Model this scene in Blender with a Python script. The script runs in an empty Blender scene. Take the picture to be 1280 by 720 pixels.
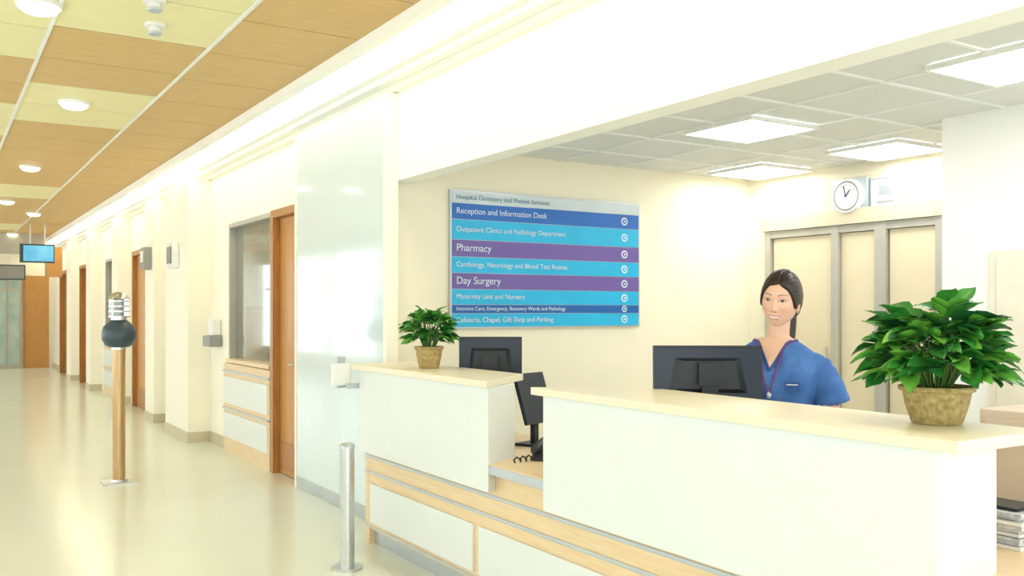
import bpy, bmesh, math, random
from mathutils import Vector, Matrix, noise
from mathutils.bvhtree import BVHTree
random.seed(7)
sc = bpy.context.scene
sc.view_settings.view_transform = 'Standard'
sc.view_settings.look = 'None'
sc.view_settings.exposure = 0.74

def lin(c):
    return tuple(((v/255)/12.92 if v/255 <= .04045 else ((v/255+.055)/1.055)**2.4) for v in c)

# ------------------------------------------------------------ materials
def mat(name, rgb, rough=.5, metal=0, var=.04, scale=6, coat=0, bump=0, emit=None, es=0, trans=0, rgb2=None, stretch=(1,1,1)):
    m = bpy.data.materials.new(name); m.use_nodes = True
    nt = m.node_tree; b = nt.nodes['Principled BSDF']
    c = lin(rgb)
    tc = nt.nodes.new('ShaderNodeTexCoord'); mp = nt.nodes.new('ShaderNodeMapping')
    mp.inputs['Scale'].default_value = stretch
    nt.links.new(tc.outputs['Object'], mp.inputs['Vector'])
    n = nt.nodes.new('ShaderNodeTexNoise'); n.inputs['Scale'].default_value = scale; n.inputs['Detail'].default_value = 4
    nt.links.new(mp.outputs[0], n.inputs['Vector'])
    r = nt.nodes.new('ShaderNodeValToRGB')
    r.color_ramp.elements[0].position = .3; r.color_ramp.elements[1].position = .7
    c2 = lin(rgb2) if rgb2 else tuple(min(1, v*(1-var*2)) for v in c)
    r.color_ramp.elements[0].color = (*c2, 1); r.color_ramp.elements[1].color = (*c, 1)
    nt.links.new(n.outputs['Fac'], r.inputs['Fac']); nt.links.new(r.outputs['Color'], b.inputs['Base Color'])
    b.inputs['Roughness'].default_value = rough; b.inputs['Metallic'].default_value = metal
    b.inputs['Coat Weight'].default_value = coat; b.inputs['Coat Roughness'].default_value = .06
    b.inputs['Transmission Weight'].default_value = trans
    if bump:
        bp = nt.nodes.new('ShaderNodeBump'); bp.inputs['Strength'].default_value = bump; bp.inputs['Distance'].default_value = .01
        nt.links.new(n.outputs['Fac'], bp.inputs['Height']); nt.links.new(bp.outputs[0], b.inputs['Normal'])
    if emit:
        b.inputs['Emission Color'].default_value = (*lin(emit), 1); b.inputs['Emission Strength'].default_value = es
    return m

def wood(name, a, b_, stretch, rough=.4, coat=.1):
    return mat(name, a, rough=rough, rgb2=b_, scale=5, stretch=stretch, coat=coat)

M = {}
M['wall'] = mat('cream_paint', (250,246,228), .6, var=.01)
M['wallw'] = mat('white_paint', (250,249,241), .6, var=.01)
M['backwall'] = mat('back_wall_paint', (243,236,212), .6, var=.01)
M['gloss'] = mat('glossy_wall_panel', (216,232,238), .13, coat=.7, var=.01)
M['ceil'] = mat('acoustic_tile', (228,228,224), .8, var=.02, scale=60)
M['tbar'] = mat('ceiling_tbar', (242,242,236), .5)
M['cwood'] = wood('ceiling_wood', (218,184,128), (204,166,106), (1,14,1), .6, 0)
M['cpale'] = mat('ceiling_pale', (238,228,176), .6, var=.02)
M['floor'] = mat('polished_floor', (226,233,220), .2, coat=0, var=.02, scale=1.2)
M['wood'] = wood('door_wood', (206,152,86), (186,130,64), (12,12,.8))
M['wooddk'] = wood('door_frame_wood', (188,134,74), (162,108,54), (12,12,.8))
M['dwood'] = wood('desk_maple', (236,212,172), (228,200,156), (2,1,14))
M['dtop'] = wood('worktop_maple', (238,214,176), (230,202,160), (10,1,1))
M['dwhite'] = mat('desk_laminate', (228,234,232), .3, var=.01, coat=.15)
M['ledge'] = mat('ledge_solid_surface', (236,228,204), .35, var=.02, scale=40)
M['steel'] = mat('brushed_steel', (205,206,204), .3, 1, scale=30)
M['silver'] = mat('silver_trim', (194,202,208), .35, .6)
M['frame'] = mat('grey_aluminium', (190,186,174), .45, .3)
M['bronze'] = wood('bronze_tube', (206,174,128), (184,148,100), (20,20,1), .3); M['bronze'].node_tree.nodes['Principled BSDF'].inputs['Metallic'].default_value=.6
M['dark'] = mat('dark_slate_plastic', (58,76,88), .35)
M['black'] = mat('black_plastic', (24,30,38), .4)
M['mon'] = mat('monitor_shell', (20,36,54), .35)
M['screen'] = mat('monitor_glass', (14,18,24), .12)
M['white'] = mat('white_plastic', (240,240,238), .4)
M['lamp'] = mat('led_panel', (255,255,250), .5, emit=(252,252,250), es=7)
M['cove'] = mat('cove_led', (255,250,235), .5, emit=(255,246,214), es=4)
M['down'] = mat('downlight_lens', (255,255,250), .5, emit=(255,250,230), es=4)
M['glass'] = mat('clear_glass', (240,248,246), .03, trans=.95)
M['doorpan'] = mat('frosted_door_panel', (226,212,180), .35, var=.02)
M['beige'] = mat('beige_header', (208,198,170), .5)
M['pink'] = mat('beige_steel_cabinet', (226,208,188), .45)
M['cup'] = mat('cupboard_door', (240,231,210), .45)
M['grey'] = mat('grey_plastic', (150,152,150), .5)
M['paper'] = mat('paper', (226,224,218), .8, rgb2=(160,170,186), scale=40)
M['pot'] = mat('woven_pot', (184,164,106), .7, rgb2=(138,118,66), scale=60, bump=.5)
M['pot2'] = mat('clay_pot', (192,170,112), .7, rgb2=(158,132,80), scale=50, bump=.4)
M['soil'] = mat('potting_soil', (60,44,30), .9, bump=.6, scale=60)
M['leaf1'] = mat('leaf_green', (60,142,56), .32, rgb2=(36,106,40), scale=14)
M['leaf2'] = mat('leaf_dark', (32,98,46), .35, rgb2=(20,72,36), scale=14)
M['leaf3'] = mat('leaf_bright', (116,184,68), .32, rgb2=(80,152,54), scale=14)
M['stem'] = mat('plant_stem', (84,120,50), .5)
M['scrub'] = mat('scrub_cloth', (76,124,190), .8, rgb2=(54,98,166), scale=9, bump=.3)
M['scrubd'] = mat('scrub_trim', (46,84,148), .8)
M['pants'] = mat('scrub_trousers', (50,86,150), .8)
M['skin'] = mat('skin', (230,188,162), .5, var=.02)
M['hair'] = mat('dark_hair', (50,33,27), .36, rgb2=(30,20,17), scale=22, stretch=(6,1,6), bump=.15)
M['shoe'] = mat('white_clog', (230,230,230), .5)
M['purple'] = mat('lanyard_purple', (120,60,130), .6)

# ------------------------------------------------------------ mesh builder
class MB:
    def __init__(s): s.v=[]; s.f=[]; s.fm=[]; s.sm=[]; s.mats=[]; s.T=None
    def mi(s, m):
        m = M[m] if isinstance(m,str) else m
        if m not in s.mats: s.mats.append(m)
        return s.mats.index(m)
    def add(s, vs, fs, m, smooth=False):
        o=len(s.v); i=s.mi(m)
        for p in vs:
            p=Vector(p)
            s.v.append(s.T@p if s.T else p)
        for f in fs: s.f.append([o+k for k in f]); s.fm.append(i); s.sm.append(smooth)
    def box(s,x0,x1,y0,y1,z0,z1,m):
        vs=[(x,y,z) for x in(x0,x1) for y in(y0,y1) for z in(z0,z1)]
        s.add(vs,[(0,1,3,2),(4,6,7,5),(0,4,5,1),(2,3,7,6),(0,2,6,4),(1,5,7,3)],m)
    def prism(s,poly,z0,z1,m):
        n=len(poly); vs=[(x,y,z0) for x,y in poly]+[(x,y,z1) for x,y in poly]
        s.add(vs,[tuple(range(n))[::-1],tuple(range(n,2*n))]+[(i,(i+1)%n,n+(i+1)%n,n+i) for i in range(n)],m)
    def tube(s,pts,rad,m,seg=16,caps=True,round_caps=False,flat=1.0):
        pts=[Vector(p) for p in pts]; rad=list(rad) if hasattr(rad,'__iter__') else [rad]*len(pts)
        if round_caps:
            def capp(p,d,r,sgn):
                return [(p+d*sgn*r*math.sin(math.radians(a)), r*math.cos(math.radians(a))) for a in (80,55,28)]
            d0=(pts[1]-pts[0]).normalized(); d1=(pts[-1]-pts[-2]).normalized()
            a=capp(pts[0],d0,rad[0],-1); b=capp(pts[-1],d1,rad[-1],1)[::-1]
            pts=[q for q,_ in a]+pts+[q for q,_ in b]; rad=[r for _,r in a]+rad+[r for _,r in b]
        vs=[];fs=[];n=len(pts); ref=None
        for i,p in enumerate(pts):
            t=(pts[min(i+1,n-1)]-pts[max(i-1,0)]).normalized()
            if ref is None: ref=t.orthogonal().normalized() if abs(t.z)<.9 else (Vector((1,0,0))-t*t.x).normalized()
            ref=(ref-t*ref.dot(t)).normalized(); w=t.cross(ref)
            for k in range(seg):
                a=2*math.pi*k/seg; vs.append(p+(ref*math.cos(a)+w*math.sin(a)*flat)*rad[i])
        for i in range(n-1):
            for k in range(seg):
                fs.append((i*seg+k,i*seg+(k+1)%seg,(i+1)*seg+(k+1)%seg,(i+1)*seg+k))
        s.add(vs,fs,m,True)
        if caps: s.add(vs[:seg],[tuple(range(seg))[::-1]],m); s.add(vs[-seg:],[tuple(range(seg))],m)
    def ell(s,c,r,m,seg=24,rings=14):
        c=Vector(c); r=r if hasattr(r,'__iter__') else (r,r,r)
        vs=[];fs=[]
        for i in range(rings+1):
            th=math.pi*i/rings
            for k in range(seg):
                a=2*math.pi*k/seg
                vs.append(c+Vector((r[0]*math.sin(th)*math.cos(a),r[1]*math.sin(th)*math.sin(a),r[2]*math.cos(th))))
        for i in range(rings):
            for k in range(seg): fs.append((i*seg+k,(i+1)*seg+k,(i+1)*seg+(k+1)%seg,i*seg+(k+1)%seg))
        s.add(vs,fs,m,True)
    def rings(s,rs,m,seg=32):
        vs=[];fs=[];n=len(rs)
        for z,hw,hd,yc in rs:
            for k in range(seg):
                a=2*math.pi*k/seg; ca,sa=math.cos(a),math.sin(a); e=.8
                vs.append((hw*math.copysign(abs(ca)**e,ca),yc+hd*math.copysign(abs(sa)**e,sa),z))
        for i in range(n-1):
            for k in range(seg): fs.append((i*seg+k,i*seg+(k+1)%seg,(i+1)*seg+(k+1)%seg,(i+1)*seg+k))
        fs.append(tuple(range(seg))[::-1]); fs.append(tuple(range((n-1)*seg,n*seg)))
        s.add(vs,fs,m,True)
    def done(s,name,bevel=0,parent=None,loc=None,rotz=0,weld=True):
        me=bpy.data.meshes.new(name); me.from_pydata(s.v,[],s.f)
        for m in s.mats: me.materials.append(m)
        for p,i,q in zip(me.polygons,s.fm,s.sm): p.material_index=i; p.use_smooth=q
        if weld:
            bm=bmesh.new(); bm.from_mesh(me)
            bmesh.ops.recalc_face_normals(bm,faces=bm.faces); bm.to_mesh(me); bm.free()
        ob=bpy.data.objects.new(name,me); sc.collection.objects.link(ob)
        if loc is not None: ob.location=loc
        ob.rotation_euler[2]=rotz
        if bevel:
            b=ob.modifiers.new('bevel','BEVEL'); b.width=bevel; b.segments=2; b.limit_method='ANGLE'
        if parent: ob.parent=parent
        return ob
def empty(name,loc=(0,0,0),rotz=0):
    e=bpy.data.objects.new(name,None); e.location=loc; e.rotation_euler[2]=rotz; e.empty_display_size=.1
    sc.collection.objects.link(e); return e

# ------------------------------------------------------------ room shell
YW=5.85; XB=6.2; ZC=2.65; ZH=3.2; XC=2.7; YE=27.0
b=MB(); b.box(-2.8,6.5,-4,YE+.2,-.1,0,'floor'); b.done('floor')

b=MB()  # corridor ceiling
cols=[-2.8,-2.1,-1.2,-.3,.6,1.52,2.28]
b.box(-2.8,XC+.12,-4,YE,ZH+.03,ZH+.1,'wallw')
for ci in range(6):
    x0,x1=cols[ci],cols[ci+1]
    y=-5.1+(.9 if ci%2 else 0); k=0
    while y<YE:
        pale=(k//2)%2==0
        if y>10: pale=(k//2)%4==0
        if ci==5: pale=False
        y0=max(y,-4); y1=min(y+.8,YE)
        if y1>y0+.02:
            b.box(x0+.012,x1-.012,y0+.006,y1-.006,ZH,ZH+.028,'cpale' if pale else 'cwood')
        y+=.8; k+=1
for x in cols[1:-1]: b.box(x-.011,x+.011,-4,YE,ZH-.008,ZH+.02,'tbar')
b.done('ceiling')

b=MB()  # cove
b.box(2.27,2.33,-4,YE,3.13,3.24,'wallw')
b.box(2.33,2.52,-4,YE,3.17,3.2,'cove')
b.box(2.52,2.58,-4,YE,3.08,3.2,'wallw')
b.done('trim_1')
b=MB()
b.box(2.581,2.70,-4,YE,3.04,3.10,'wallw'); b.box(2.66,2.70,-4,YE,2.99,3.039,'wall')
b.done('trim_2')

b=MB(); b.box(XC,XC+.14,-4,YW-.02,2.39,ZH+.03,'wallw'); b.done('wall_bulkhead')
b=MB(); b.box(XC,XB+.1,YW,YW+.12,0,ZH+.03,'backwall'); b.done('wall_sign')
b=MB(); b.box(XB,XB+.12,-4,YW+.12,0,ZH,'backwall'); b.done('wall_back')
b=MB(); b.box(5.2,XB,-1.0,3.34,0,ZC+.1,'wallw'); b.done('wall_pier')
b=MB()
b.box(XC+.14,XB,-4,YW,ZC+.015,ZC+.08,'ceil')
xs=[2.9+.6*i for i in range(6)]; ys=[-3.65+.6*i for i in range(16)]
for x in xs: b.box(x-.009,x+.009,-4,YW,ZC+.006,ZC+.02,'tbar')
for y in ys: b.box(XC+.14,XB,y-.009,y+.009,ZC+.005,ZC+.02,'tbar')
b.done('ceiling_reception')
for x,y in [(4.4,4.15),(5.8,4.15),(5.8,5.35),(4.28,2.35),(3.4,0.55),(4.4,-1.0)]:
    g=MB(); g.box(x-.28,x+.28,y-.28,y+.28,ZC-.012,ZC+.01,'lamp')
    g.box(x-.3,x-.28,y-.3,y+.3,ZC-.016,ZC+.01,'tbar'); g.box(x+.28,x+.3,y-.3,y+.3,ZC-.016,ZC+.01,'tbar')
    g.box(x-.28,x+.28,y-.3,y-.28,ZC-.016,ZC+.01,'tbar'); g.box(x-.28,x+.28,y+.28,y+.3,ZC-.016,ZC+.01,'tbar')
    g.done('ceiling_light_panel')

# corridor right wall
b=MB()
WT=.14
def seg(y0,y1,z0=0,z1=ZH+.03,x0=XC,m='wall'): b.box(x0,XC+WT,y0,y1,z0,z1,m)
seg(YW+.12,7.66); seg(7.66,8.38,2.42); seg(8.38,8.44); seg(8.44,9.95,0,.95); seg(8.44,9.95,2.42)
seg(9.95,14.2); seg(14.2,15.4,2.42); seg(15.4,16.8); seg(16.8,18.2,0,.95); seg(16.8,18.2,2.42)
seg(18.2,19.7); seg(19.7,20.9,2.42); seg(20.9,23.1); seg(23.1,24.4,2.42); seg(24.4,YE)
COLS=[(10.75,11.95,2.45),(12.9,13.5,2.5),(15.75,16.3,2.5),(18.7,19.3,2.5),(21.6,22.3,2.5)]
for y0,y1,x in COLS: b.box(x,XC-.0005,y0,y1,0,2.985,'wall')
b.done('wall_right')
b=MB(); b.box(2.62,2.699,5.80,7.58,.1,2.985,'gloss'); b.box(2.612,2.7,5.74,5.80,.0,2.985,'wall')
b.box(2.612,2.7,7.58,7.62,0,2.985,'wall'); b.box(2.618,2.69,5.80,7.58,0,.1,'silver')
b.done('trim_wall_panel',.003)
b=MB()
for y0,y1,x in COLS:
    b.box(x-.012,x,y0-.012,y1,0,.12,'beige'); b.box(x,XC,y0-.012,y0,0,.12,'beige')
for y0,y1 in [(10.05,10.73),(11.95,12.88),(13.5,14.1),(20.95,21.6),(22.3,23),(24.5,YE)]:
    b.box(XC-.012,XC,y0,y1,0,.12,'beige')
b.done('baseboard_right')
b=MB(); b.box(-2.8,XC,YE,YE+.15,0,ZH,'wall'); b.done('wall_far')
b=MB(); b.box(4.6,4.7,YW+.12,27,0,ZH,'wall'); b.done('wall_office')
b=MB(); b.box(XC+.14,4.6,YW+.12,27,2.8,2.9,'ceil'); b.done('ceiling_office')
for x,y in [(3.7,9.2),(3.7,12),(3.7,17)]:
    g=MB(); g.box(x-.28,x+.28,y-.28,y+.28,2.785,2.799,'lamp'); g.box(x-.3,x+.3,y-.3,y-.28,2.78,2.8,'tbar'); g.box(x-.3,x+.3,y+.28,y+.3,2.78,2.8,'tbar'); g.done('ceiling_light_panel')
b=MB()
b.box(3.3,3.75,9.6,11.4,0,1.55,'wooddk'); b.box(3.29,3.3,9.65,10.45,.1,1.5,'wood'); b.box(3.29,3.3,10.5,11.35,.1,1.5,'wood')
b.box(3.28,3.29,10.40,10.42,.8,1.0,'steel'); b.box(3.28,3.29,10.52,10.54,.8,1.0,'steel')
b.done('office_cupboard',.005)

def door(nm,y0,y1,zt=2.42,fx=.05):
    b=MB(); t=.07
    b.box(XC-fx,XC+WT+.01,y0,y0+t,0,zt,'wooddk'); b.box(XC-fx,XC+WT+.01,y1-t,y1,0,zt,'wooddk'); b.box(XC-fx,XC+WT+.01,y0+t,y1-t,zt-t,zt,'wooddk')
    b.box(XC+.02,XC+.065,y0+t+.004,y1-t-.004,.008,zt-t-.004,'wood')
    b.box(XC+.01,XC+.019,y0+t+.03,y1-t-.03,.05,.30,'wooddk')
    b.tube([(XC+.02,y0+t+.08,1.02),(XC-.03,y0+t+.08,1.02),(XC-.03,y0+t+.2,1.02)],.011,'steel',10)
    b.done(nm,.004)
door('door_1',7.66,8.40); door('door_2',14.2,15.4); door('door_3',19.7,20.9,fx=.12); door('door_4',23.1,24.4,fx=.12)
def window(nm,y0,y1,z0=.95,z1=2.42):
    b=MB(); t=.045
    b.box(XC-.02,XC+WT,y0,y0+t,z0+.04,z1,'frame'); b.box(XC-.02,XC+WT,y1-t,y1,z0+.04,z1,'frame')
    b.box(XC-.02,XC+WT,y0+t,y1-t,z1-t,z1,'frame'); b.box(XC-.05,XC+WT,y0,y1,z0,z0+.04,'dwood')
    b.box(XC+.05,XC+.06,y0+t,y1-t,z0+.04,z1-t,'glass')
    b.done(nm)
window('window_1',8.46,9.93); window('window_2',16.8,18.2)
for y0,y1 in [(8.44,10.03),(16.8,18.2)]:
    b=MB(); b.box(2.655,XC-.001,y0,y1,0,.94,'dwood')
    b.box(2.645,2.655,y0+.05,y1-.04,.16,.42,'dwhite'); b.box(2.645,2.655,y0+.05,y1-.04,.52,.80,'dwhite')
    b.box(2.642,2.655,y0,y1,.455,.475,'silver'); b.box(2.642,2.655,y0,y1,.85,.87,'silver')
    b.done('trim_wainscot')
b=MB(); b.box(2.56,2.698,10.25,10.55,1.1,1.22,'grey'); b.box(2.60,2.698,10.3,10.5,1.221,1.40,'white'); b.done('hand_sanitizer_dispenser',.01)
b=MB(); b.box(2.37,2.449,11.2,11.45,2.0,2.3,'white'); b.box(2.35,2.369,11.23,11.42,2.05,2.25,'grey'); b.done('wall_card_reader',.012)
b=MB(); b.box(2.4,2.499,13.05,13.3,2.05,2.35,'grey'); b.box(2.39,2.399,13.08,13.27,2.15,2.3,'white'); b.done('wall_phone',.008)
b=MB(); xl=-2.8
b.box(xl-.2,xl,-4,YE,0,.45,'wall'); b.box(xl-.2,xl,-4,YE,2.85,ZH+.1,'wall')
y=-4
while y<YE:
    b.box(xl-.2,xl,y,y+.5,.45,2.85,'wall'); y+=3.1
b.done('wall_left')
b=MB(); y=-4
while y<YE-.5:
    for k in (1,2): b.box(xl-.12,xl-.07,y+.5+k*.87,y+.55+k*.87,.45,2.85,'frame')
    b.box(xl-.12,xl-.07,y+.5,y+3.1,2.1,2.15,'frame'); y+=3.1
b.done('window_frames_left')

# far-end details
fg=mat('far_glass',(150,176,168),.2,rgb2=(186,204,192),scale=3)
b=MB(); b.box(.7,1.95,YE-.06,YE-.001,0,2.5,'frame')
for x in (.76,1.06,1.36,1.66): b.box(x,x+.25,YE-.08,YE-.061,.1,2.0,fg); b.box(x,x+.25,YE-.08,YE-.061,2.08,2.42,fg)
b.done('door_5')
b=MB(); b.box(2.05,2.6,YE-.05,YE-.001,0,2.4,'wood'); b.box(2.0,2.049,YE-.07,YE-.001,0,2.45,'wooddk'); b.done('door_6')
b=MB(); b.box(1.2,2.149,23.0,23.15,2.75,ZH,'frame'); b.box(2.15,2.45,22.6,23.15,2.25,2.9,'wood'); b.done('trim_portal')
blue=mat('blue_screen',(110,190,226),.3,rgb2=(60,150,206),scale=3,emit=(110,190,226),es=.3)
b=MB(); b.box(1.42,2.02,19.9,19.98,2.42,2.78,'dark'); b.box(1.48,2.0,19.89,19.9,2.45,2.75,blue)
b.tube([(1.6,19.94,2.78),(1.6,19.94,ZH)],.012,'steel',8); b.tube([(1.85,19.94,2.78),(1.85,19.94,ZH)],.012,'steel',8); b.done('hanging_direction_sign')
b=MB(); b.box(1.3,1.95,25.6,25.75,2.25,2.62,'dark'); b.box(1.33,1.92,25.59,25.6,2.28,2.59,'grey'); b.tube([(1.6,25.68,2.62),(1.6,25.68,ZH)],.012,'steel',8); b.done('hanging_display_screen')

def downlight(x,y,r=.10):
    b=MB(); b.tube([(x,y,ZH),(x,y,ZH-.025)],[r*1.2,r*1.15],'white',32); b.ell((x,y,ZH-.03),(r,r,.035),'down'); b.done('ceiling_downlight')
for x,y in [(.98,8.25),(.98,12.2),(.98,16.2),(.98,20.2),(.5,5.7),(.3,12.0),(-.8,8.2),(-.8,3.5),(.98,3.6),(.55,14.2),(1.5,18),(1.5,23)]: downlight(x,y)
for x,y in [(1.03,5.30),(1.12,5.75)]:
    b=MB(); b.tube([(x,y,ZH),(x,y,ZH-.02)],.06,'white',24); b.tube([(x,y,ZH-.02),(x,y,ZH-.05)],[.03,.04],'white',16); b.ell((x,y,ZH-.055),(.042,.042,.018),'silver'); b.done('smoke_detector')

# ------------------------------------------------------------ reception desk
XF=2.35
g=MB()
g.box(XF+.03,XF+.09,.6,5.50,.10,.70,'dwood')
g.box(XF+.07,XF+.12,.6,5.50,0,.10,'silver')
g.box(XF+.03,2.6,5.501,5.56,.0,.70,'dwood')
for z in (.455,.555): g.box(XF+.022,XF+.0305,.6,5.55,z,z+.018,'silver')
y=5.46
while y>.9:
    g.box(XF+.016,XF+.0305,y-1.32,y,.145,.395,'dwhite'); y-=1.38
g.box(XF+.022,XF+.0305,.6,5.55,.112,.124,'silver')
g.prism([(XF-.02,.6),(3.08,.6),(3.08,5.55),(XF-.02,5.55)],.701,.74,'dtop')
g.box(XF-.026,XF-.0201,.6,5.55,.69,.735,'silver')
for y in (.65,2.2,3.7,5.45): g.box(2.5,3.0,y-.015,y+.015,0,.70,'dwood')
g.prism([(XF-.03,1.50),(2.6,1.50),(2.6,3.30),(2.54,3.34),(XF-.03,3.42)],.60,1.12,'dwhite')
g.prism([(XF-.03,3.90),(2.55,4.02),(2.6,4.1),(2.6,5.52),(XF-.03,5.52)],.60,1.12,'dwhite')
g.prism([(XF-.07,1.42),(2.72,1.42),(2.72,3.12),(XF-.07,3.46)],1.1205,1.155,'ledge')
g.prism([(XF-.07,3.85),(2.72,4.2),(2.72,5.60),(XF-.07,5.60)],1.1205,1.155,'ledge')
g.done('reception_desk',.005)
b=MB(); b.box(3.35,3.95,1.15,2.0,0,1.13,'pink')
for k in range(3): b.box(3.335,3.35,1.18,1.97,.05+.36*k,.38+.36*k,'pink'); b.box(3.325,3.335,1.5,1.65,.28+.36*k,.30+.36*k,'steel')
b.done('filing_cabinet',.006)
b=MB(); b.box(5.17,5.199,2.25,3.03,0,1.84,'cup'); b.box(5.155,5.169,2.3,2.62,.05,1.8,'cup'); b.box(5.155,5.169,2.66,2.98,.05,1.8,'cup'); b.done('wall_cupboard',.004)
b=MB(); random.seed(3)
for k in range(9):
    o=random.uniform(-.015,.015); b.box(2.9+o,3.07+o*.5,1.60+o,1.84+o,.741+k*.013,.752+k*.013,'paper' if k%3 else 'white')
b.box(2.92,3.05,1.62,1.83,.86,.868,'black')
b.done('magazine_stack')
b=MB(); b.box(2.2,2.26,5.6,5.63,1.0,1.2,'silver'); b.box(2.16,2.28,5.56,5.599,1.02,1.16,'white'); b.box(2.24,2.36,5.53,5.559,1.0,1.03,'silver'); b.done('brochure_holder',.004)

# ------------------------------------------------------------ sign
g=MB(); X0,X1,Z0,Z1=3.16,4.89,1.38,2.36
g.box(X0-.015,X1+.015,YW-.03,YW-.001,Z0-.012,Z1+.012,'silver')
sgn={'h':mat('sign_silver',(206,218,222),.35),'db':mat('sign_deep_blue',(20,104,192),.4),'cy':mat('sign_cyan',(30,182,230),.4),'pu':mat('sign_purple',(112,92,166),.4),'nv':mat('sign_navy',(16,98,176),.4)}
rows=[('h',238,252),('db',252,272),('cy',272,297),('pu',297,318),('cy',318,338),('pu',338,358),('cy',358,377),('nv',377,388),('cy',388,405)]
TX=['Hospital Directory and Patient Services','Reception and Information Desk','Outpatient Clinics and Radiology Department','Pharmacy','Cardiology, Neurology and Blood Test Rooms','Day Surgery','Maternity Unit and Nursery','Intensive Care, Emergency, Recovery Wards and Pathology','Cafeteria, Chapel, Gift Shop and Parking']
sign=empty('directory_sign',((X0+X1)/2,YW,1.87))
def zz(p): return Z1-(p-238)/167*(Z1-Z0)
tm=mat('sign_text',(220,232,242),.5); tmd=mat('sign_text_header',(120,150,176),.5)
for i,(c,a,bb) in enumerate(rows):
    g.box(X0,X1,YW-.036,YW-.0301,zz(bb),zz(a)-.004,sgn[c])
    zc=(zz(a)+zz(bb))/2; h=zz(a)-zz(bb)
    if i>0:
        g.tube([(X1-.15,YW-.036,zc),(X1-.15,YW-.039,zc)],min(.032,h*.40),tm,24)
        g.tube([(X1-.15,YW-.039,zc),(X1-.15,YW-.041,zc)],min(.020,h*.26),sgn[c],24)
        g.tube([(X1-.15,YW-.041,zc),(X1-.15,YW-.043,zc)],min(.009,h*.13),tm,12)
pa=g.done('board'); pa.parent=sign; pa.matrix_parent_inverse=Matrix.Translation(-Vector(sign.location))
for i,(c,a,bb) in enumerate(rows):
    cu=bpy.data.curves.new('sign_text_%d'%i,'FONT'); cu.body=TX[i]; h=zz(a)-zz(bb)
    cu.size=min(.052,h*.62)*(1.45 if c=='pu' else 1.15 if c=='db' else 1); cu.extrude=.001
    cu.align_y='CENTER'
    o=bpy.data.objects.new('row_text_%d'%i,cu); o.rotation_euler=(math.pi/2,0,0)
    o.location=(X0+.03,YW-.039,(zz(a)+zz(bb))/2); cu.materials.append(tmd if i==0 else tm); sc.collection.objects.link(o)
    o.parent=sign; o.matrix_parent_inverse=Matrix.Translation(-Vector(sign.location))

# ------------------------------------------------------------ back wall doors, clock
b=MB(); X=XB-.001
b.box(X-.10,X,3.5,5.62,2.181,2.30,'beige')
for y,w in [(5.56,.06),(4.86,.07),(4.44,.10),(3.95,.07)]: b.box(X-.08,X,y-w/2,y+w/2,0,2.18,'frame')
b.box(X-.074,X,3.5,5.59,2.12,2.178,'frame')
for y0,y1 in [(4.9,5.52),(4.5,4.82),(3.99,4.38),(3.45,3.91)]:
    b.box(X-.045,X-.005,y0,y1,.02,2.115,'doorpan')
b.tube([(X-.09,4.94,.9),(X-.09,4.94,1.2)],.012,'steel',10)
b.done('door_7')
b=MB(); b.box(X-.03,X,3.5,5.35,2.301,2.56,'doorpan'); b.done('trim_header')
zc=2.40; yc=4.72; xx=X-.031
b=MB(); b.box(xx-.05,xx,yc-.16,yc+.16,zc-.14,zc+.14,'silver'); b.tube([(xx-.05,yc,zc),(xx-.085,yc,zc)],[.138,.13],'white',40)
b.tube([(xx-.085,yc,zc),(xx-.088,yc,zc)],.118,'grey',40)
b.tube([(xx-.088,yc,zc),(xx-.09,yc,zc)],.104,'white',40)
for k in range(12):
    a=k*math.pi/6; p=Vector((xx-.092,yc+.092*math.sin(a),zc+.092*math.cos(a))); q=Vector((xx-.092,yc+.08*math.sin(a),zc+.08*math.cos(a))); b.tube([p,q],.003,'grey',6)
b.tube([(xx-.094,yc,zc),(xx-.094,yc-.04,zc+.045)],.005,'dark',6); b.tube([(xx-.095,yc,zc),(xx-.095,yc+.02,zc+.08)],.004,'dark',6); b.ell((xx-.095,yc,zc),.009,'dark',10,6)
b.done('wall_clock',.006)
b=MB(); b.box(xx-.016,xx,4.28,4.55,2.27,2.52,'silver'); b.box(xx-.022,xx-.0161,4.30,4.53,2.29,2.50,'white'); b.box(xx-.026,xx-.0221,4.34,4.49,2.32,2.34,'grey'); b.box(xx-.026,xx-.0221,4.37,4.47,2.38,2.46,'silver'); b.done('wall_notice_plate')

# ------------------------------------------------------------ monitors
def monitor(loc,rz,w,zb,zt,tilt=0):
    b=MB(); zc=(zb+zt)/2; hh=(zt-zb)/2
    b.T=Matrix.Translation((0,0,zc))@Matrix.Rotation(tilt,4,'X')
    b.box(-w/2,w/2,-.012,.018,-hh,hh,'mon'); b.box(-w/2+.012,w/2-.012,.0181,.020,-hh+.012,hh-.012,'screen')
    pr=[(-w*.36,-hh*.7),(w*.36,-hh*.7),(w*.30,hh*.55),(-w*.30,hh*.55)]; pr2=[(x*.8,z*.8) for x,z in pr]
    b.add([(x,-.0121,z) for x,z in pr]+[(x,-.04,z) for x,z in pr2],[(0,1,5,4),(1,2,6,5),(2,3,7,6),(3,0,4,7),(4,5,6,7)],'black')
    b.box(-w/2,w/2,-.016,-.0121,hh-.012,hh,'black')
    b.T=None
    b.box(-.035,.035,-.065,-.035,.015,zc+.04,'black'); b.box(-.05,.05,-.075,-.036,zc-.05,zc+.05,'black')
    b.prism([(-.12,-.13),(.12,-.13),(.10,.07),(-.10,.07)],0.001,.018,'black')
    b.done('computer_monitor',.003,loc=loc,rotz=rz)
monitor((2.89,2.97,.74),math.radians(-34),.475,.36,.605,math.radians(-4))
monitor((2.86,4.78,.74),math.radians(-34),.38,.30,.60,0)
b=MB(); b.prism([(-.2,-.07),(.2,-.07),(.2,.07),(-.2,.07)],0.001,.018,'black')
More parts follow.
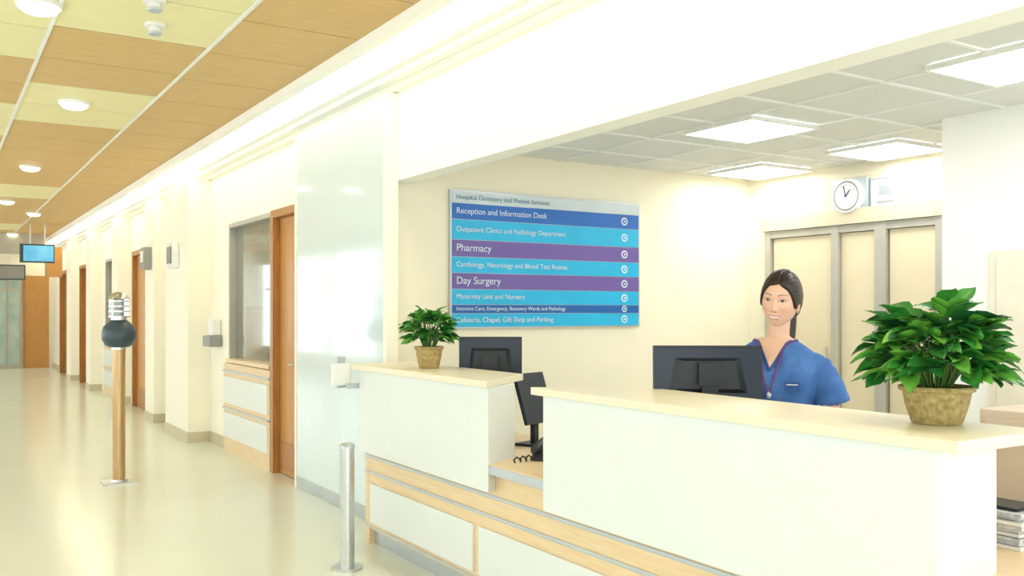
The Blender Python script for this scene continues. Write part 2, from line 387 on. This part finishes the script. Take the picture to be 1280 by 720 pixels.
for r in range(4):
    for c in range(13): b.box(-.19+c*.0295,-.165+c*.0295,-.055+r*.029,-.03+r*.029,.018,.024,'dark')
b.done('keyboard',loc=(2.95,2.5,.74),rotz=math.radians(-75))
b=MB()
b.add([(-.11,-.1,.001),(.11,-.1,.001),(.11,.1,.001),(-.11,.1,.001),(-.11,-.1,.02),(.11,-.1,.02),(.11,.1,.075),(-.11,.1,.075)],[(0,1,2,3),(4,5,6,7),(0,1,5,4),(1,2,6,5),(2,3,7,6),(3,0,4,7)],'black')
b.tube([(-.085,-.09,.055),(-.085,-.05,.075),(-.085,.05,.10),(-.085,.1,.10)],[.026,.019,.019,.026],'black',14,round_caps=True)
b.T=Matrix.Rotation(math.atan2(.055,.2),4,'X')
b.box(-.03,.09,.03,.085,.045,.05,'grey')
for r in range(4):
    for c in range(3): b.box(-.02+c*.035,.003+c*.035,-.08+r*.026,-.062+r*.026,.042,.051,'dark')
b.T=None
cp=[(-.085,-.1,.05)]+[(-.10-.03*k/10+.012*math.cos(k*1.6),-.12-.01*k,.02+.012*math.sin(k*1.6)) for k in range(12)]
b.tube(cp,.005,'black',6)
b.done('desk_telephone',.003,loc=(2.70,3.84,.74),rotz=math.radians(-60))
b=MB()
b.prism([(-.09,-.07),(.09,-.07),(.09,.07),(-.09,.07)],.001,.015,'black')
b.box(-.02,.02,-.015,.015,.015,.22,'black')
b.T=Matrix.Translation((0,0,.25))@Matrix.Rotation(math.radians(-18),4,'X')
b.box(-.13,.13,-.012,.012,-.13,.16,'mon'); b.box(-.12,.12,.0121,.014,-.12,.15,'screen'); b.T=None
b.done('touch_terminal',.003,loc=(2.88,4.33,.74),rotz=math.radians(20))

# ------------------------------------------------------------ posts
b=MB()
b.prism([(-.14,-.13),(.14,-.13),(.14,.13),(-.14,.13)],0,.012,'steel'); b.tube([(0,0,.012),(0,0,.03)],[.075,.07],'steel',32)
b.tube([(0,0,.03),(0,0,1.17)],.053,'bronze',32); b.tube([(0,0,1.16),(0,0,1.20)],.06,'steel',32)
b.tube([(0,0,z) for z in (1.18,1.20,1.25,1.31,1.36,1.40,1.42)],[.08,.115,.14,.142,.125,.085,.06],'dark',36)
b.tube([(0,0,1.40),(0,0,1.44)],.065,'steel',32)
for k in range(4): b.tube([(0,0,1.44+k*.045),(0,0,1.452+k*.045)],.085,'steel',32)
b.tube([(0,0,1.44),(0,0,1.60)],.028,'white',20)
b.tube([(0,0,1.44),(0,0,1.60)],.080,'glass',32)
b.tube([(0,0,z) for z in (1.60,1.63,1.65,1.66)],[.085,.075,.05,.02],'steel',32)
b.done('queue_scanner_post',loc=(1.38,8.62,0))
b=MB(); b.tube([(0,0,0),(0,0,.015)],.09,'steel',32); b.tube([(0,0,.015),(0,0,.70)],.042,'steel',28); b.tube([(0,0,.70),(0,0,.72),(0,0,.73)],[.045,.045,.03],'silver',28)
b.done('bollard_post',loc=(2.04,5.03,0))

# ------------------------------------------------------------ plants
def leaf(b,p,d,L,W,m,droop=.4):
    d=Vector(d).normalized(); side=d.cross(Vector((0,0,1)))
    if side.length<.05: side=Vector((1,0,0))
    side.normalize()
    side=(Matrix.Rotation(random.uniform(-.7,.7),3,d)@side); up=side.cross(d)
    prof=[(0,.04),(.12,.5),(.3,.92),(.5,1),(.7,.78),(.87,.4),(1,.02)]
    vs=[];fs=[]; q=Vector(p); prev=0; dd=d.copy()
    for i,(t,w) in enumerate(prof):
        q=q+dd*(t-prev)*L; prev=t
        dd=(dd+Vector((0,0,-droop*.22))).normalized()
        hw=w*W/2; wav=.06*W*math.sin(t*9+p[0]*50)
        vs+= [q-side*hw+up*(hw*.35+wav), q-side*hw*.5+up*hw*.1, q, q+side*hw*.5+up*hw*.1, q+side*hw+up*(hw*.35-wav)]
    for i in range(len(prof)-1):
        for k in range(4): fs.append((i*5+k,i*5+k+1,(i+1)*5+k+1,(i+1)*5+k))
    b.add(vs,fs,m,True)
def plant(name,loc,pr,ph,rx,rz,nst,L,potm,seed,lps=4,low=-.15):
    random.seed(seed); b=MB()
    b.tube([(0,0,0),(0,0,.006),(0,0,ph*.5),(0,0,ph*.86)],[pr*.66,pr*.70,pr*.86,pr*.94],potm,36)
    b.tube([(0,0,ph*.84),(0,0,ph*.87),(0,0,ph*.98),(0,0,ph)],[pr*.94,pr*1.03,pr*1.05,pr*1.0],potm,36,caps=False)
    b.tube([(0,0,ph),(0,0,ph*.9)],[pr*1.0,pr*.9],potm,36,caps=False)
    b.tube([(0,0,ph*.88),(0,0,ph*.91)],pr*.93,'soil',36)
    for i in range(nst):
        az=i*2.39996+random.uniform(-.2,.2); u=(i+.5)/nst
        el=math.asin(low+(1-low)*u)
        rr=random.uniform(.72,1.0)
        end=Vector((rx*math.cos(el)*math.cos(az),rx*math.cos(el)*math.sin(az),ph+rz*(.12+.88*max(math.sin(el),low))))
        end=Vector((end.x*rr,end.y*rr,ph+(end.z-ph)*rr))
        st=Vector((pr*.35*math.cos(az),pr*.35*math.sin(az),ph*.9))
        mid=(st+end)/2+Vector((0,0,rz*.22))
        b.tube([st,(st+mid)/2+Vector((0,0,.01)),mid,end],[.0035,.003,.0025,.002],'stem',5,caps=False)
        outd=(end-Vector((0,0,ph))).normalized()
        for k in range(lps):
            t=1-k*.17; base=mid.lerp(end,t) if t>.3 else mid
            a=az+random.uniform(-1.3,1.3)*(.3 if k==0 else 1)
            dv=outd*.8+Vector((math.cos(a),math.sin(a),random.uniform(-.3,.5)))*.8
            if base.z<.03: dv.z=abs(dv.z)
            ll=L*random.uniform(.75,1.2)
            leaf(b,base,dv,ll,ll*.62,random.choice(['leaf1','leaf1','leaf1','leaf2','leaf3','leaf3']) ,random.uniform(.2,.9))
    b.done(name,loc=loc,weld=False)
plant('potted_plant',(2.595,1.685,1.156),.105,.115,.18,.255,64,.098,'pot',11,5,-.05)
plant('potted_plant',(2.51,4.91,1.156),.085,.13,.150,.245,50,.068,'pot2',5,5,-.02)

# ------------------------------------------------------------ woman
RZ=math.radians(-58)
WL=Vector((3.23,2.89,0))
woman=empty('woman_receptionist',WL,RZ)
b=MB()
b.rings([(.78,.150,.11,0),(.86,.185,.13,.01),(.93,.185,.13,.01),(1.02,.162,.118,0),(1.10,.170,.122,-.005),(1.17,.188,.138,-.02),(1.23,.198,.132,-.018),(1.275,.195,.110,0),(1.315,.168,.090,.005),(1.35,.118,.072,.01),(1.38,.066,.054,.01)],'scrub')
for s in (-1,1):
    b.tube([(s*.15,0,1.272),(s*.188,.0,1.245),(s*.226,-.005,1.17),(s*.252,-.01,1.085)],[.052,.062,.068,.076],'scrub',20)
    b.tube([(s*.225,0,1.15),(s*.243,-.01,1.04),(s*.238,-.06,.96),(s*.20,-.165,.835)],[.046,.043,.040,.027],'skin',16,round_caps=True)
    b.tube([(s*.09,.01,.84),(s*.10,0,.62),(s*.10,0,.45),(s*.105,.02,.25),(s*.105,.03,.09)],[.105,.092,.072,.062,.052],'pants',20,round_caps=True)
    b.ell((s*.11,-.04,.045),(.05,.13,.045),'shoe')
b.tube([(.005,.02,1.30),(.01,.014,1.38),(.02,.004,1.45),(.025,0,1.50)],[.060,.050,.047,.048],'skin',24)
tmp=b.done('tmp_body',weld=False)
def remesh(ob,vs,name,it=6):
    r=ob.modifiers.new('r','REMESH'); r.mode='VOXEL'; r.voxel_size=vs; r.use_smooth_shade=True
    s_=ob.modifiers.new('s','SMOOTH'); s_.iterations=it; s_.factor=.5
    dg=bpy.context.evaluated_depsgraph_get(); me=bpy.data.meshes.new_from_object(ob.evaluated_get(dg)); me.name=name
    bpy.data.objects.remove(ob); o=bpy.data.objects.new(name,me); sc.collection.objects.link(o); me.materials.clear(); return o
body=remesh(tmp,.006,'body',8)
nrm=[v.normal.copy() for v in body.data.vertices]; cos=[v.co.copy() for v in body.data.vertices]; out=[]
for c,nn in zip(cos,nrm):
    if .82<c.z<1.33 and not (abs(c.x)>.17 and c.z<1.07):
        k=noise.noise(Vector((c.x*9+c.z*5,c.y*9,c.z*4)))*.010+noise.noise(Vector((c.x*24-c.z*18,c.y*20,c.z*9)))*.008
        c=c+nn*k*min(1,(1.33-c.z)/.06)
    out+=list(c)
body.data.vertices.foreach_set('co',out); body.data.update()
for k in ('scrub','skin','pants','shoe'): body.data.materials.append(M[k])
VB=1.235; VS=.50
for p in body.data.polygons:
    c=p.center; i=0
    vneck = c.y<-.02 and c.z>VB and abs(c.x)<(c.z-VB)*VS
    if c.z>1.362 or vneck: i=1
    if c.z<.80 and abs(c.x)<.20 and c.y>-.16: i=2
    if c.z<.09: i=3
    if abs(c.x)>.17 and c.z<1.086 and c.z>.78 and (abs(c.x)>.190 or c.y<-.1): i=1
    if c.z<1.0 and c.z>.78 and c.y<-.135: i=1
    p.material_index=i; p.use_smooth=True
body.parent=woman
bvh=BVHTree.FromPolygons([v.co.copy() for v in body.data.vertices],[list(p.vertices) for p in body.data.polygons])
def front(x,z,off=.003):
    h=bvh.ray_cast(Vector((x,-1,z)),Vector((0,1,0)))[0]
    return Vector((x,h.y-off,z)) if h else Vector((x,-.1,z))
def around(a,z,off):
    c=Vector((.005,.012,z)); d=Vector((math.sin(a),-math.cos(a),0))
    h=bvh.ray_cast(c+d*.5,-d)[0]
    return h+d*off if h else c+d*.08
b=MB()
zt=1.362
for s in (-1,1):
    pts=[front(s*(z-VB)*VS,z,.001) for z in [VB+.0115*k for k in range(11)]]
    a0=math.atan2(abs(pts[-1].x),-(pts[-1].y-.012))
    pts+=[around(s*(a0+(math.pi-a0)*k/10),zt+.001,.001) for k in range(1,11)]
    b.tube(pts,.0055,'scrubd',8)
    pl=[front(s*(.006+.047*min(1,(z-1.14)/.2)),z,.004) for z in [1.14+.02*k for k in range(11)]]
    a1=math.atan2(abs(pl[-1].x),-(pl[-1].y-.012))
    pl+=[around(s*(a1+(math.pi-a1)*k/10),1.352+.016*min(1,k/3),.006) for k in range(1,11)]
    b.tube(pl,.004,'purple',8)
b.ell(front(0,1.13,.006),(.012,.006,.016),'silver',12,8)
p=front(.10,1.17,.004); b.box(p.x-.03,p.x+.03,p.y-.004,p.y+.01,1.15,1.19,'scrubd'); b.box(p.x-.024,p.x+.024,p.y-.006,p.y-.0041,1.176,1.180,'white')
b.done('lanyard_and_badge',parent=woman)
for s in (-1,1):
    b=MB(); wx,wy,wz=s*.20,-.165,.835
    b.tube([(wx,wy+.01,wz+.01),(wx-s*.004,wy-.03,wz-.035)],[.026,.024],'skin',14,round_caps=True,flat=.8)
    for k,(dx) in enumerate((-.024,-.008,.008,.024)):
        b.tube([(wx-s*.004+dx*.6,wy-.02,wz-.02),(wx-s*.006+dx,wy-.075,wz-.052)],[.014,.012],'skin',10,round_caps=True)
        ln=(.058,.068,.064,.05)[k]
        x=wx-s*.006+dx; yy=wy-.075; z0=wz-.052
        b.tube([(x,yy,z0),(x+dx*.15,yy-ln*.45,z0-.002),(x+dx*.2,yy-ln*.8,z0-.014),(x+dx*.2,yy-ln,z0-.024)],[.0095,.009,.008,.0068],'skin',10,round_caps=True)
    x=wx-s*.028
    b.tube([(wx-s*.012,wy-.025,wz-.03),(x-s*.008,wy-.055,wz-.055),(x-s*.012,wy-.085,wz-.068)],[.014,.011,.009],'skin',10,round_caps=True)
    t=b.done('tmp_hand',weld=False); o=remesh(t,.0026,'hand_left' if s>0 else 'hand_right',2); o.data.materials.append(M['skin']); o.parent=woman
def sstep(a,b_,x):
    t=max(0,min(1,(x-a)/(b_-a))); return t*t*(3-2*t)
def G(x,z,cx,cz,sx,sz): return math.exp(-((x-cx)/sx)**2-((z-cz)/sz)**2)
def headbase(nx,ny,nz):
    x=.074*nx; z=.118*nz if nz>0 else .110*nz
    t=max(0,-nz)
    x*=1-.17*t**1.3
    if ny<0: y=-.088*abs(ny)**(1/(1+.75*t))
    else: y=.100*ny*(1-.30*t)
    return Vector((x,y,z))
def headpt(nx,ny,nz):
    p=headbase(nx,ny,nz); x,y,z=p
    if ny<0:
        f=sstep(.0,.45,-ny)
        ax=abs(x); d=0
        if -.06<z<.02:
            k=sstep(.016,-.036,z); a=.001+.018*k**1.2
            if z<-.036: a*=1-sstep(-.036,-.050,z)
            wd=.0062+.0042*k; d+=a*math.exp(-(x/wd)**2)
        d+=.005*G(ax,z,.0105,-.041,.0055,.006)
        d-=.0075*G(ax,z,.029,.001,.015,.012)
        d-=.003*G(ax,z,.0,.006,.012,.010)
        d+=.0025*G(ax,z,.028,.022,.022,.008)
        d+=.006*G(ax,z,.038,-.034,.016,.014)
        d+=.005*G(x,z,0,-.066,.024,.016)
        d-=.002*G(x,z,0,-.084,.016,.005)
        d+=.0055*G(x,z,0,-.100,.018,.011)
        zc=-.067+7*x*x
        u=1-(x/.028)**2
        if u>0:
            d+=.003*math.sqrt(u)*math.exp(-((z-zc-.005)/.003)**2)+.0038*math.sqrt(u)*math.exp(-((z-zc+.0095)/.0035)**2)
            d-=.0015*math.sqrt(u)*math.exp(-((z-zc+.002)/.003)**2)
        e=1-((ax-.0305)/.0155)**2-((z-.001)/.009)**2
        if e>0: d+=.0045*math.sqrt(e)
        y-=d*f
    return Vector((x,y,z))
SK=lin((232,190,164))
def facecol(p):
    x,y,z=p; ax=abs(x); c=Vector(SK)
    if y>-.02: return c
    c=c.lerp(Vector(lin((224,150,130))),.5*G(ax,z,.042,-.036,.016,.014))
    c=c.lerp(Vector(lin((176,120,98))),.45*G(ax,z,.031,.007,.018,.008))
    zc=-.067+7*x*x
    u=1-(x/.0285)**2
    if u>0:
        top=.0065*u**.7-.0012*math.exp(-(x/.004)**2)
        bot=.0115*u**.8
        if -bot<z-zc<top: c=Vector(lin((196,104,100)))
        ui=1-(x/.0245)**2
        if ui>0 and -.0072*ui**.7<z-zc<.0028*ui**.6: c=Vector(lin((240,237,232)))
    if .013<ax<.050:
        q=(ax-.013)/.037
        bz=.0205+.0050*math.sin(min(1,q*1.1)*math.pi*.6)-.005*max(0,q-.6)
        th=.0022*(1-.6*q)
        w=sstep(th+.0014,th-.0006,abs(z-bz))
        c=c.lerp(Vector(lin((104,76,60))),w*.85)
    u=(ax-.0305)/.0142
    if abs(u)<1.12:
        cz=-.0005+.0012*u
        tu=.0052*max(0,1-u*u)**.6; bl=-.0026*max(0,1-u*u)**.8
        zr=z-cz
        if abs(u)<1 and bl<zr<tu:
            c=Vector(lin((206,196,190)))
            r2=(ax-.0305)**2+(zr-.0010)**2
            if r2<.0060**2: c=Vector(lin((50,32,25)))
            if r2<.0026**2: c=Vector(lin((16,12,12)))
        if tu-.0002<=zr<tu+.0022: c=Vector(lin((44,30,27)))
        elif bl-.001<zr<=bl and abs(u)<1: c=Vector(lin((150,104,88)))
    if G(ax,z,.0068,-.0475,.0035,.0018)>.5: c=Vector(lin((160,96,80)))
    return c
head=empty('head',(.03,-.018,1.548)); head.parent=woman
head.rotation_euler=(math.radians(3),math.radians(6),math.radians(-8)); HS=1.08; head.scale=(HS,HS,HS)
def sphere_obj(name,fn,seg,rg):
    vs=[];fs=[]
    for i in range(rg+1):
        th=math.pi*i/rg
        for k in range(seg):
            a=2*math.pi*k/seg; vs.append(fn(math.sin(th)*math.cos(a),math.sin(th)*math.sin(a),math.cos(th)))
    for i in range(rg):
        for k in range(seg): fs.append((i*seg+k,(i+1)*seg+k,(i+1)*seg+(k+1)%seg,i*seg+(k+1)%seg))
    me=bpy.data.meshes.new(name); me.from_pydata([tuple(v) for v in vs],[],fs)
    for p in me.polygons: p.use_smooth=True
    o=bpy.data.objects.new(name,me); sc.collection.objects.link(o); return o,vs
h,hv=sphere_obj('face',headpt,420,260); h.parent=head
ca=h.data.color_attributes.new('Col','FLOAT_COLOR','POINT')
cc=[]
for v in hv: cc+=[*facecol(v),1]
ca.data.foreach_set('color',cc)
fm=bpy.data.materials.new('face_skin'); fm.use_nodes=True; nt=fm.node_tree; at=nt.nodes.new('ShaderNodeAttribute'); at.attribute_name='Col'
nt.links.new(at.outputs['Color'],nt.nodes['Principled BSDF'].inputs['Base Color']); nt.nodes['Principled BSDF'].inputs['Roughness'].default_value=.45
h.data.materials.append(fm)
def hairpt(nx,ny,nz):
    p=headbase(nx,ny,nz)
    e=math.sqrt((p.x/.0675)**2+((p.z+.035)/.105)**2)
    if p.z>.02: e+=.04*math.sin(min(abs(p.x-.008)/.035,1)*math.pi)
    m=sstep(.93,1.03,e)
    if p.y>-.03: m=max(m,sstep(-.03,-.012,p.y))
    zl=-.012 if p.y<.02 else -.012-(p.y-.02)*1.25
    if p.y<-.02: zl=-.030
    m*=sstep(zl-.018,zl+.006,p.z)
    n=Vector((nx,ny,nz*.9)).normalized()
    th=.009+.003*max(0,nz)+.006*max(0,ny)
    ang=math.atan2(p.z+.02,abs(p.x)+.02)
    th+=.0003*math.sin(ang*44+p.y*60)+.0002*math.sin(ang*91)
    if ny<.2 and nz>0: th-=.004*math.exp(-((p.x-.008)/.004)**2)
    return p+n*(-.008+(.008+th)*m)
hr,_=sphere_obj('hair',hairpt,300,200); hr.parent=head; hr.data.materials.append(M['hair'])
b=MB()
b.ell((0,.118,-.035),(.042,.036,.045),'hair'); b.ell((0,.085,-.04),(.058,.05,.046),'hair')
b.tube([(0,.12,-.05),(.0,.125,-.10),(.008,.115,-.16),(.012,.105,-.22)],[.032,.034,.030,.012],'hair',18,round_caps=True)
for s in (-1,1):
    b.ell((s*.071,.006,-.022),(.008,.016,.026),'skin',16,12); b.ell((s*.075,.002,-.018),(.005,.011,.018),'skin',12,8)
    b.ell((s*.075,-.002,-.047),(.003,.003,.003),'silver',8,6)
b.done('bun_and_ears',parent=head)

# ------------------------------------------------------------ world, camera
w=bpy.data.worlds.new('World'); sc.world=w; w.use_nodes=True
bg=w.node_tree.nodes['Background']; bg.inputs[0].default_value=(.88,.95,1.0,1); bg.inputs[1].default_value=2.0
cam=bpy.data.cameras.new('camera'); cam.sensor_width=36; cam.lens=1150/1280*36; cam.shift_y=28/1280; cam.clip_start=.05
co=bpy.data.objects.new('camera',cam); co.location=(0,0,1.5); co.rotation_euler=(math.pi/2,0,-math.atan(725/1150)); sc.collection.objects.link(co)
sc.camera=co
